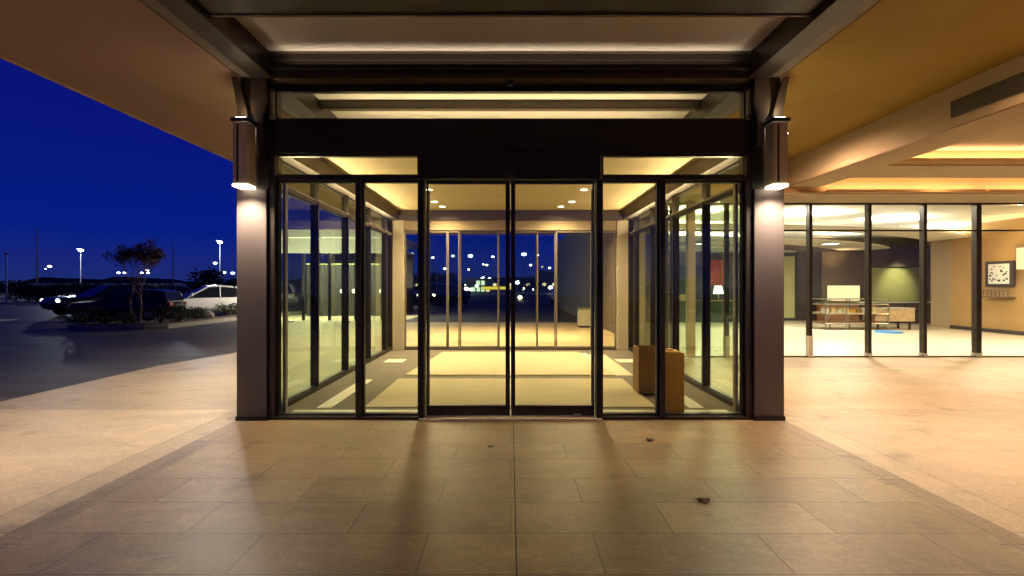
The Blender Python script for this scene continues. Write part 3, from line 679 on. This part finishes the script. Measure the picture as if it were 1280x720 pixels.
# ------------------------------------------------------------------ cars
def make_car(name, label, mat, kind='suv', head=False, group='cars in the car park'):
    t = thing(name, label, 'car', (0,0,0), 0, group)
    L, W = 4.6, 1.86
    hood, roof = (1.02, 1.62) if kind == 'suv' else (.92, 1.42)
    # front is -X. stations of the lower body: x, half width, underside, top
    st = [(-2.30,.62,.42,.70),(-2.22,.80,.30,.86),(-1.9,.90,.26,hood-.04),(-1.2,.93,.24,hood),(-.7,.93,.24,hood+.03),(.8,.93,.24,hood+.04),(1.6,.92,.25,hood+.05),(2.1,.90,.28,hood+.02 if kind=='suv' else hood),(2.27,.82,.34,.92),(2.32,.7,.45,.75)]
    rings = []
    for x, w, a, b in st:
        rings.append([(x,-w*.86,a),(x,-w,a+.16),(x,-w,b-.22),(x,-w*.93,b-.05),(x,-w*.8,b),(x,w*.8,b),(x,w*.93,b-.05),(x,w,b-.22),(x,w,a+.16),(x,w*.86,a)])
    body = MB().loft(rings).build('body', mat, t, smooth=False)
    sb = body.modifiers.new('s','SUBSURF'); sb.levels = 1; sb.render_levels = 1
    for p in body.data.polygons: p.use_smooth = True
    # roof / cabin
    if kind == 'suv': cs = [(-.95,.80,hood,.02),(-.25,.70,roof-.04,0),(.2,.70,roof,0),(1.5,.69,roof-.03,0),(2.0,.70,roof-.14,0),(2.2,.78,hood,.02)]
    else: cs = [(-.85,.80,hood,.02),(-.1,.66,roof-.03,0),(.35,.66,roof,0),(.9,.66,roof-.05,0),(1.75,.72,hood+.03,.02)]
    m = MB()
    pts_r = [(x, z) for x, w, z, _ in cs]
    # glasshouse block
    lo = hood-.06
    out = []
    for x, w, z, _ in cs: out.append([(x,-.86,lo),(x,-w-.02,max(z-.06,lo+.01)),(x,-w+.1,max(z,lo+.02)),(x,w-.1,max(z,lo+.02)),(x,w+.02,max(z-.06,lo+.01)),(x,.86,lo)])
    m.loft(out).build('windows', 'carglass', t, smooth=False)
    # roof skin and pillars
    m = MB(); R = []
    for x, w, z, _ in cs[1:-1]: R.append([(x,-w-.03,z-.07),(x,-w+.08,z+.012),(x,w-.08,z+.012),(x,w+.03,z-.07),(x,w-.05,z-.085),(x,-w+.05,z-.085)])
    m.loft(R); m.build('roof', mat, t, smooth=False)
    m = MB()
    for sy in (-1, 1):
        def pil(a, b, r=.035): MB().tube((a[0], sy*a[1], a[2]), (b[0], sy*b[1], b[2]), r, r, 6).build('pillar', mat, t)
        pil((cs[0][0]-.02,.84,lo+.04),(cs[1][0],.72,roof-.07)); pil((.35,.875,lo+.04),(.35,.71,roof-.05),.03)
        if kind == 'suv': pil((1.35,.875,lo+.04),(1.3,.71,roof-.06),.04); pil((2.16,.84,lo+.04),(1.97,.70,roof-.17),.06)
        else: pil((1.7,.82,lo+.04),(.95,.68,roof-.07),.05)
    for sx in (-1, 1):
        for sy in (-1, 1):
            x, y = sx*1.38, sy*.80
            w = MB().tube((x,y-sy*.02,.34),(x,y+sy*.15,.34),.34,.33,20).build('wheel','rubber',t)
            q = MB().tube((x,y+sy*.13,.34),(x,y+sy*.158,.34),.21,.19,14); q.build('rim','galv',w)
    for sy in (-1, 1):
        MB().ball((-2.17,sy*.66,.73),.13,2,(.5,1.2,.7)).build('headlight','headlight_glow' if head else 'lens',t,smooth=True)
        MB().box(2.20,2.31,sy*.72-.12,sy*.72+.12,.78,.96).build('taillight','taillens',t,.02)
        MB().ball((-.72,sy*1.0,hood+.10),.1,2,(.7,1,.7)).build('wing_mirror',mat,t,smooth=True)
    MB().box(-2.33,-2.28,-.45,.45,.46,.62).build('grille','rubber',t,.01)
    MB().box(2.30,2.335,-.26,.26,.50,.62).build('number_plate','paper',t)
    return t
def P(px, Y): return (px-CX)/F*Y
c = make_car('parked_car','dark suv parked behind the planted island with bare trees','car_dark'); c.location = (-15.35,20.6,-.006); c.rotation_euler = (0,0,math.radians(8)); c.scale = (.82,.88,.78)
c = make_car('parked_car','white hatchback with sloping tail parked beside the left entrance column','car_white','sedan'); c.location = (-13.4,22.7,-.006); c.rotation_euler = (0,0,math.radians(38))
w2 = make_car('parked_car','white suv mostly hidden behind the left entrance column','car_white'); w2.location = (-14.4,28.6,-.006); w2.rotation_euler = (0,0,math.radians(20))
hc = make_car('parked_car','car with lit yellowish headlights at the far left of the lot','car_dark','sedan',True); hc.location = (-19.6,24.8,-.006); hc.rotation_euler = (0,0,math.radians(64))
light('headlight_beam','SPOT',(-2.4,-.65,.72),300,(1,.85,.6),hc,.1,(math.radians(84),0,math.radians(90)),60,.8)
sv = make_car('parked_car','silver sedan parked between the headlit car and the dark suv','car_silver','sedan'); sv.location = (-22.5,34.5,-.006); sv.rotation_euler = (0,0,math.radians(5))
bk = [(P(541,44),44,12,w2,'white suv seen through the left rear door glass'),(P(706,40),40,80,w2,'white suv seen through the right rear door glass beside the dark wall'),
      (P(556,38),38,60,hc,'car with lit headlights seen low through the left rear door'),(P(712,42),44,95,sv,'silver sedan behind the white suv seen through the right rear door'),(P(525,48),48,0,sv,'silver sedan farthest back behind the left rear door glass')]
for x, y, rz, src, lab in bk:
    q = copy_tree(src); q.location = (x,y,-.006); q.rotation_euler = (0,0,math.radians(rz)); q['label'] = lab

# ------------------------------------------------------------------ made-up pavilion standing in for reflections in the left glass wall
Q = thing('glazed_pavilion','low glazed pavilion with bright ceiling seen through the left glass wall','building',(-7.2,21,0))
def qb(mb, name, mat, parent=None, bevel=0):
    bmesh.ops.translate(mb.b, verts=mb.b.verts, vec=(7.2,-21,0)); return mb.build(name, mat, parent if parent is not None else Q, bevel)
qb(MB().box(-9.6,-4.9,20.2,27.2,3.30,3.62),'roof','white_plaster',bevel=.01)
qb(MB().box(-9.5,-5.0,20.4,27.0,3.02,3.06),'ceiling','white_plaster')
qb(MB().box(-9.5,-5.0,20.35,20.45,2.70,3.298),'fascia','white_plaster')
qb(MB().box(-9.4,-5.1,26.8,27.0,.005,3.01),'rear_wall','wall_brown')
qb(MB().box(-9.4,-5.1,23.6,23.7,.005,2.35),'screen_wall','wall_dark')
qb(MB().box(-9.4,-5.1,23.55,23.59,2.352,2.42),'screen_rail','yellow_sign' if False else 'wall_green')
for x in (-9.35,-8.3,-7.25,-6.2,-5.15): qb(MB().box(x-.05,x+.05,20.5,20.6,.005,2.699),'mullion','bronze',bevel=.003)
for x0, x1 in ((-9.3,-8.35),(-8.25,-7.3),(-7.2,-6.25),(-6.15,-5.2)): qb(MB().box(x0,x1,20.54,20.55,.03,2.69),'pane','glass')
fl = None
for i, x in enumerate((-9.0,-7.7,-7.15,-5.9)):
    lab = ['globe lamp on the pavilion screen wall, first from the left','globe lamp on the pavilion screen wall, second from the left','globe lamp on the pavilion screen wall, third from the left','globe lamp on the pavilion screen wall, last on the right'][i]
    if fl is None:
        t = thing('wall_lamp',lab,'wall lamp',(x,23.45,1.15),0,'globe lamps on the pavilion screen wall')
        MB().ball((0,0,0),.10,2).build('globe','lamp_warm',t,smooth=True); MB().box(-.03,.03,.05,.149,-.03,.03).build('bracket','bronze',t); fl = t
    else:
        t = copy_tree(fl); t.location = (x,23.45,1.15); t['label'] = lab
for x, nm in ((-8.4,'left'),(-6.2,'right')):
    t = thing('ceiling_light','long ceiling light at the %s of the glazed pavilion' % nm,'ceiling light',(x,22,3.018),0,'pavilion ceiling lights')
    MB().box(-.8,.8,-.1,.1,-.03,0).build('frame','galvwhite',t); MB().box(-.77,.77,-.07,.07,-.036,-.031).build('diffuser','lamp_small',t)
    light('bulb','AREA',(0,0,-.04),420,(1,.86,.66),t,1.5,(0,0,0),sy=.14)
    t = thing('uplight','floor uplight washing the %s half of the pavilion fascia' % nm,'floor light',(x,19.6,0),0,'pavilion floor uplights')
    MB().tube((0,0,0),(0,0,.05),.09,.08,14).build('housing','bronze',t); MB().tube((0,0,.0505),(0,0,.054),.06,.06,12).build('lens','lamp_small',t)
    light('bulb','SPOT',(0,0,.08),1500,(1,.86,.68),t,.05,(math.radians(168+6),0,0),90,1)  # added to brighten the stand-in fascia

# ------------------------------------------------------------------ planted island
isl = [(-14.4,16.9),(-14.2,16.4),(-13.6,16.15),(-11.6,16.2),(-11.15,16.7),(-11.1,20.0),(-10.6,24),(-9.8,26),(-11.6,26),(-12.0,20),(-12.3,18.6),(-13.6,18.3),(-14.3,17.8)]
m = MB(); m.prism(isl, 2, -.02, .13); k = m.build('kerb','kerb',bevel=.02); tag(k, kind='structure')
cxm = sum(p[0] for p in isl)/len(isl); 
inn = [(-14.25,16.95),(-14.05,16.55),(-13.5,16.32),(-11.7,16.37),(-11.3,16.8),(-11.25,20.0),(-10.8,24),(-10.1,25.85),(-11.5,25.85),(-11.85,20),(-12.15,18.45),(-13.5,18.15),(-14.15,17.7)]
tag(MB().prism(inn, 2, .131, .16).build('soil','soil'), kind='structure')
def bare_tree(lab, x, y, h, seed, lean=0):
    t = thing('bare_tree', lab, 'tree', (x,y,.15), 0, 'bare trees on the car park island'); rr = random.Random(seed)
    tr = MB(); tw = MB(); ends = []
    def grow(mb, p, d, l, r, n):
        k = 3
        for i in range(k):
            q = p+d*l/k; r2 = r*(.9)
            mb.tube(p, q, r, r2, 6 if r > .01 else 3, cap=False); p = q; r = r2
            d = (d+Vector((rr.uniform(-.12,.12), rr.uniform(-.12,.12), rr.uniform(0,.08)))).normalized()
        if n <= 0: return
        for i in range(3):
            a = rr.uniform(0,6.28); sp = rr.uniform(.25,.55)
            dd = (d+Vector((math.cos(a)*sp, math.sin(a)*sp, rr.uniform(0,.25)))).normalized()
            grow(tw if n <= 6 else mb, p, dd, l*rr.uniform(.62,.8), max(r*.62,.005), n-1)
    grow(tr, Vector((0,0,0)), Vector((lean,0,1)).normalized(), h*.60, .05, 7)
    tr.build('trunk','bark',t); tw.build('crown','twig',t)
    return t
bare_tree('slender bare tree with reddish twigs, the left of two on the island', P(165,16.9), 16.9, 1.30, 3, -.08)
bare_tree('slender bare tree with reddish twigs, the right of two on the island', P(185,18.0), 17.6, 1.38, 12, .06)
def leafy(name, lab, cat, x, y, z, rx, ry, rz_, n, leaf, seed, mat, group=None, trunk=0):
    t = thing(name, lab, cat, (x,y,z), 0, group); rr = random.Random(seed); m = MB()
    cl = [(rr.uniform(-.6,.6)*rx, rr.uniform(-.6,.6)*ry, trunk+rz_*rr.uniform(.35,1.3), rr.uniform(.35,.6)) for _ in range(9)]
    for i in range(n):
        c = rr.choice(cl); v = Vector((rr.gauss(0,1), rr.gauss(0,1), rr.gauss(0,1))).normalized()*(rr.random()**.5)*c[3]
        p = Vector((c[0]+v.x*rx, c[1]+v.y*ry, max(.02, c[2]+v.z*rz_)))
        u = Vector((rr.gauss(0,1), rr.gauss(0,1), rr.gauss(0,1))).normalized(); w = u.orthogonal().normalized(); s = leaf*rr.uniform(.6,1.3)
        m.b.faces.new([m.b.verts.new(p+u*s), m.b.verts.new(p+w*s*.5), m.b.verts.new(p-u*s), m.b.verts.new(p-w*s*.5)])
    m.build('crown' if trunk else 'foliage', mat, t)
    s = MB()
    for i in range(5 if not trunk else 1):
        a = i*1.3; s.tube((0,0,0),(0.25*rx*math.cos(a)*(not trunk),.25*ry*math.sin(a)*(not trunk),trunk+rz_*.7),.03+.1*bool(trunk),.02,6)
    s.build('trunk' if trunk else 'stem','bark',t)
    return t
shr = [(105,16.9,.35,'leafdark'),(131,16.8,.28,'leafdark'),(156,16.7,.22,'leafgreen'),(201,17.0,.42,'leafdark'),(224,17.8,.3,'leafdark'),(245,19.3,.28,'leafdark'),(285,21.8,.3,'leafdark')]
shl = ['dark low shrub at the left tip of the island','dark low shrub in front of the dark suv bonnet','small light green shrub at the foot of the left bare tree','rounded dark shrub right of the two bare trees','low dark shrub in front of the white hatchback nose','low dark shrub beside the boulder','low dark shrub at the foot of the left entrance column in the distance']
for i, (px, y, r, mt) in enumerate(shr):
    leafy('shrub', shl[i], 'shrub', P(px,y), y, .15, r*2.0, r*1.1, r*1.05, 800, .035, 20+i, mt, 'shrubs on the car park island')
tag(MB().ball((0,0,.1),.28,3,(1.2,.9,.75),.05).build('boulder','rock',loc=(P(256,19.8),19.8,.15)), 'grey brown boulder at the right end of the island', 'boulder')

# ------------------------------------------------------------------ street lamps
def lamp_post(lab, px, py, hgt=8., Y=None, big=1., warm=False, two=False, power=0, lit=True, grp='street lamps of the car park'):
    if Y is None: Y = (hgt-H)*F/(CY-py)
    else: hgt = H+(CY-py)/F*Y
    X = P(px, Y); t = thing('street_lamp', lab, 'street lamp', (X,Y,0), 0, grp)
    r = .07 if Y < 60 else .09
    MB().tube((0,0,0),(0,0,hgt+.25),r,r*.6,8).build('pole','galvwhite' if not lit else 'farwall',t)
    for s in ((-1,1) if two else (1,)):
        R = max(.16, Y*.0034)*big
        x = 0 if not two else s*max(.7, Y*.006)
        MB().tube((0,0,hgt+.2),(x,0,hgt+.12),.035,.035,6).box(x-R*1.1,x+R*1.1,-R*1.1,R*1.1,hgt+R*.55,hgt+R*.75).build('arm','galv',t)
        MB().ball((x,0,hgt),R,2,(1,1,.55)).build('lamp_head', ('lamp_warm' if warm else 'lamp_white') if lit else 'galvwhite', t, smooth=True)
    if power: light('bulb','POINT',(0,-2.8,hgt-.2),power,(.8,.88,1),t,.4)
    return t
G = 'street lamps of the car park'
lamp_post('bright white street lamp alone in the sky above the dark suv', 101, 313, 8, big=1.25, power=7000)
lamp_post('brightest street lamp, just left of the left entrance column', 275, 303, 8, big=1.3, power=7000)
lamp_post('small street lamp directly below the brightest lamp by the left column', 269, 329, 8)
lamp_post('small street lamp low beside the left column above the white hatchback', 280, 340.5, 8)
lamp_post('street lamp half hidden at the edge of the left entrance column', 291, 341.5, 8)
lamp_post('distant two headed street lamp left of the lone bright lamp', 62, 333, 8, two=False)
lamp_post('faint street lamp just left of the distant lamp at far left', 57, 336, 8, big=.4)
lamp_post('unlit pale lamp post at the left edge of the picture', 8, 318, Y=43, lit=False, two=False)
lamp_post('far paired street lamps seen left of the left bare tree trunk', 152, 341, 8, two=True, big=.8)
lamp_post('far paired street lamps seen through the right bare tree', 181, 341, 8, two=True, big=.7)
lamp_post('pinkish far street lamp highest of the cluster behind the right bare tree', 184, 338, 8, big=.8, warm=True)
# behind the rear doors
bl = [(588,320,1.3,'large bright street lamp seen through the left rear door'),(541,322,.8,'street lamp seen near the left edge of the left rear window'),(556,336,.8,'low street lamp seen beside the left rear door post'),
      (566,320,.8,'street lamp just left of the large lamp behind the left rear door'),(616,321,.8,'street lamp seen left of the meeting sliding doors'),(655,318,1.35,'large bright street lamp seen through the right rear door'),
      (672,319,.7,'street lamp beside the post of the right rear door'),(687,335,.8,'upper lamp of the slanting pair behind the right rear window'),(680,342,.6,'lower lamp of the slanting pair behind the right rear window'),
      (612,348,.8,'street lamp above the yellow petrol station fascia'),(515,317,.8,'street lamp behind the far left rear window'),(706,331,.7,'street lamp in front of the dark side wall')]
for px, py, big, lab in bl: lamp_post(lab, px, py, 8, big=big)
lw = [(570,359.5,90,'low white lamp left of the lit shop behind the rear door'),(583,361,100,'low warm lamp beside the lit shop behind the rear door'),(647,353,110,'low white lamp right of the yellow fascia'),(688,359.5,90,'low white lamp between the right rear windows'),(650,374,50,'lowest warm lamp on the road behind the right rear door')]
for px, py, Y, lab in lw:
    t = thing('bollard_light', lab, 'bollard light', (P(px,Y),Y,0), 0, 'low lamps across the road'); z = H+(CY-py)/F*Y
    MB().tube((0,0,0),(0,0,max(.2,z-.05)),.06,.05,8).build('post','galv',t); MB().ball((0,0,max(.25,z)),Y*.0042,2,(1,1,.8)).build('lamp_head','lamp_warm' if 'warm' in lab else 'lamp_white',t,smooth=True)
rr = random.Random(21)
for k in range(26):
    px = rr.choice([rr.uniform(512,620), rr.uniform(580,615), rr.uniform(640,735)]); py = rr.gauss(358,4) if k % 3 else rr.uniform(330,350); Y = rr.uniform(85,130)
    z = H+(CY-py)/F*Y
    if z < .4: z = .4+rr.random()*.4
    t = thing('distant_lamp', 'tiny distant lamp glinting across the road behind the rear doors', 'lamp', (P(px,Y),Y,0), 0, 'tiny lamps across the road')
    MB().tube((0,0,0),(0,0,z),.05,.04,6).build('post','farwall',t)
    MB().ball((0,0,z),rr.uniform(.16,.34),2,(1,1,.8)).build('lamp_head',rr.choice(['lamp_warm','lamp_white','shade_glow','lamp_small']),t,smooth=True)
# petrol station and shop
t = thing('petrol_station','distant petrol station with yellow canopy edge behind the rear doors','petrol station',(P(623,100),100,0))
MB().box(-3,3,-3,3,.62,1.25).build('canopy','farpale',t); MB().box(-3.05,3.05,-3.1,-3.01,.68,1.2).build('fascia','yellow_sign',t)
for x in (-2.5,2.5): MB().box(x-.1,x+.1,-.1,.1,0,.62).build('pillar','galv',t)
t = thing('lit_shop','distant shop front glowing pale green behind the left rear door','shop',(P(598,104),104,0))
MB().box(-2.6,2.6,0,4,0,2.9).build('wall','farwall',t)
m = MB(); rr = random.Random(2)
for i in range(5):
    for j in range(2):
        if rr.random() < .75: MB().box(-2.4+i*.98,-1.65+i*.98,-.05,-.01,.2+j*1.3,1.1+j*1.3).build('window','shop_glow' if rr.random() < .7 else 'shop_warm',t)
for i, (px, w, h, Y) in enumerate([(530,22,6,240),(655,30,5,230),(700,16,7,200)]):
    t = thing('far_building', ['low dark building far behind the left rear window','long dark building far behind the right rear door','taller dark block far behind the right rear window'][i],'building',(P(px,Y),Y,0),0,'far buildings')
    MB().box(-w/2,w/2,0,8,0,h).build('wall','farwall',t); MB().box(-w/2-.3,w/2+.3,-.3,8.3,h,h+.35).build('roof','farpale',t)
    for j in range(4): MB().box(-w/2+1+j*w/4,-w/2+2.6+j*w/4,-.06,-.01,1.2,2.4).build('window','window_glow',t)
# warehouse left
t = thing('long_warehouse','long low warehouse with pale roof edge beyond the car park','building',(P(150,150),150,0))
MB().box(-26,18,0,20,0,1.3).build('wall','farwall',t); MB().box(-26.3,18.3,-.4,20.3,1.3,2.1).build('roof','farpale',t)
for i, (px, y0, Y, lab) in enumerate([(46,285,120,'thin dark mast at the left standing above the horizon'),(216,300,150,'thin dark mast right of the bare trees')]):
    t = thing('mast',lab,'mast',(P(px,Y),Y,0),0,'masts on the horizon'); h = H+(CY-y0)/F*Y
    MB().tube((0,0,0),(0,0,h),.22,.08,6).build('pole','farwall',t); MB().box(-.9,.9,-.05,.05,h*.82,h*.82+.12).build('crossarm','farwall',t)
# dark evergreens
bs = [(38,46,3.0,1.3,'dark round bush behind the far left car'),(12,60,4,1.6,'dark bush behind the pale lamp post'),(245,36,2.3,2.2,'dark evergreen bush above the white hatchback bonnet'),(288,38,2.2,1.9,'dark evergreen bush beside the left entrance column'),
      (105,60,4.5,1.5,'wide dark bush behind the lone lamp post'),(150,62,4.5,1.5,'wide dark bush behind the island trees'),(200,60,4.5,1.5,'wide dark bush right of the island trees'),(70,64,4.5,1.3,'wide dark bush beyond the headlit car'),
      (524,62,3.0,2.6,'dark bush behind the left rear window'),(552,70,2.8,2.8,'dark bush left of the lit shop'),(668,80,3.6,2.4,'dark bush behind the right rear door post')]
for i, (px, Y, r, hh, lab) in enumerate(bs):
    leafy('evergreen_bush', lab, 'bush', P(px,Y), Y, 0, r, r*.7, hh*.75, 1500, .13, 50+i, 'leafdark', 'dark bushes round the car park')
# white cabinet beyond rear door and a planter
t = thing('utility_cabinet','pale utility cabinet standing behind the right rear window','cabinet',(P(733,17.2),17.2,0))
MB().box(-.28,.26,-.2,.2,.06,.62).build('body','galvwhite',t,.01); MB().box(-.3,.28,-.22,.22,.622,.66).build('lid','galv',t,.005); MB().box(-.25,.23,-.17,.17,0,.058).build('plinth','ink',t)
# fallen leaves on the paving
fl = [(812,551,'curled dead leaf on the paving near the right sidelight'),(880,627,'dead leaf on the paving at the lower right'),(614,560,'tiny dead leaf on the paving left of the centre joint')]
for i,(px,py,lab) in enumerate(fl):
    Y = H*F/(py-CY); m = MB(); rr = random.Random(i); n = 9; s = (.055,.06,.03)[i]
    c0 = m.b.verts.new((0,0,.012)); ring = [m.b.verts.new((math.cos(2*math.pi*k/n)*s*rr.uniform(.5,1.2), math.sin(2*math.pi*k/n)*s*.6*rr.uniform(.5,1.2), rr.uniform(.001,.02))) for k in range(n)]
    for k in range(n): m.b.faces.new((c0, ring[k], ring[(k+1)%n]))
    tag(m.build('fallen_leaf','deadleaf',loc=(P(px,Y),Y,.006)), lab, 'leaf', 'fallen leaves on the paving')

# ------------------------------------------------------------------ world, camera, render
w = bpy.data.worlds.new('World'); S.world = w; w.use_nodes = True; n = w.node_tree; n.nodes.clear(); L = n.links.new
o = N(n,'ShaderNodeOutputWorld'); bg = N(n,'ShaderNodeBackground'); L(bg.outputs[0], o.inputs[0])
sky = N(n,'ShaderNodeTexSky', sky_type='NISHITA', sun_disc=False); sky.sun_elevation = math.radians(-3); sky.sun_rotation = math.radians(150)
tc = N(n,'ShaderNodeTexCoord'); sx = N(n,'ShaderNodeSeparateXYZ'); L(tc.outputs['Generated'], sx.inputs[0])
rp = N(n,'ShaderNodeValToRGB'); e = rp.color_ramp.elements
e[0].position = 0; e[0].color = (.012,.022,.14,1); e[1].position = 1; e[1].color = (.0006,.0015,.05,1)
k = rp.color_ramp.elements.new(.09); k.color = (.0012,.011,.20,1)
k = rp.color_ramp.elements.new(.25); k.color = (.0008,.0055,.17,1)
k = rp.color_ramp.elements.new(.5); k.color = (.0007,.0022,.095,1)
L(sx.outputs[2], rp.inputs[0])
sm = N(n,'ShaderNodeVectorMath',operation='SCALE'); sm.inputs['Scale'].default_value = .02; L(sky.outputs[0], sm.inputs[0])
ad = N(n,'ShaderNodeVectorMath',operation='ADD'); L(rp.outputs[0], ad.inputs[0]); L(sm.outputs[0], ad.inputs[1]); L(ad.outputs[0], bg.inputs[0]); bg.inputs[1].default_value = 1
cam = bpy.data.cameras.new('camera'); co = bpy.data.objects.new('camera', cam); C.objects.link(co); S.camera = co
co.location = (0,0,H); co.rotation_euler = (math.pi/2,0,0); cam.sensor_width = 36; cam.lens = 18; cam.clip_end = 3000; cam.clip_start = .05
cam.shift_x = 2/1280; cam.shift_y = -3/1280
S.view_settings.view_transform = 'Standard'; S.view_settings.look = 'None'; S.view_settings.gamma = 1; S.view_settings.exposure = .16; S.view_settings.use_curve_mapping = False
S.render.engine = 'CYCLES'; cy = S.cycles
cy.use_denoising = True; cy.max_bounces = 10; cy.diffuse_bounces = 5; cy.glossy_bounces = 5; cy.transparent_max_bounces = 40; cy.transmission_bounces = 6
cy.sample_clamp_indirect = 4; cy.caustics_reflective = False; cy.caustics_refractive = False; cy.use_light_tree = True
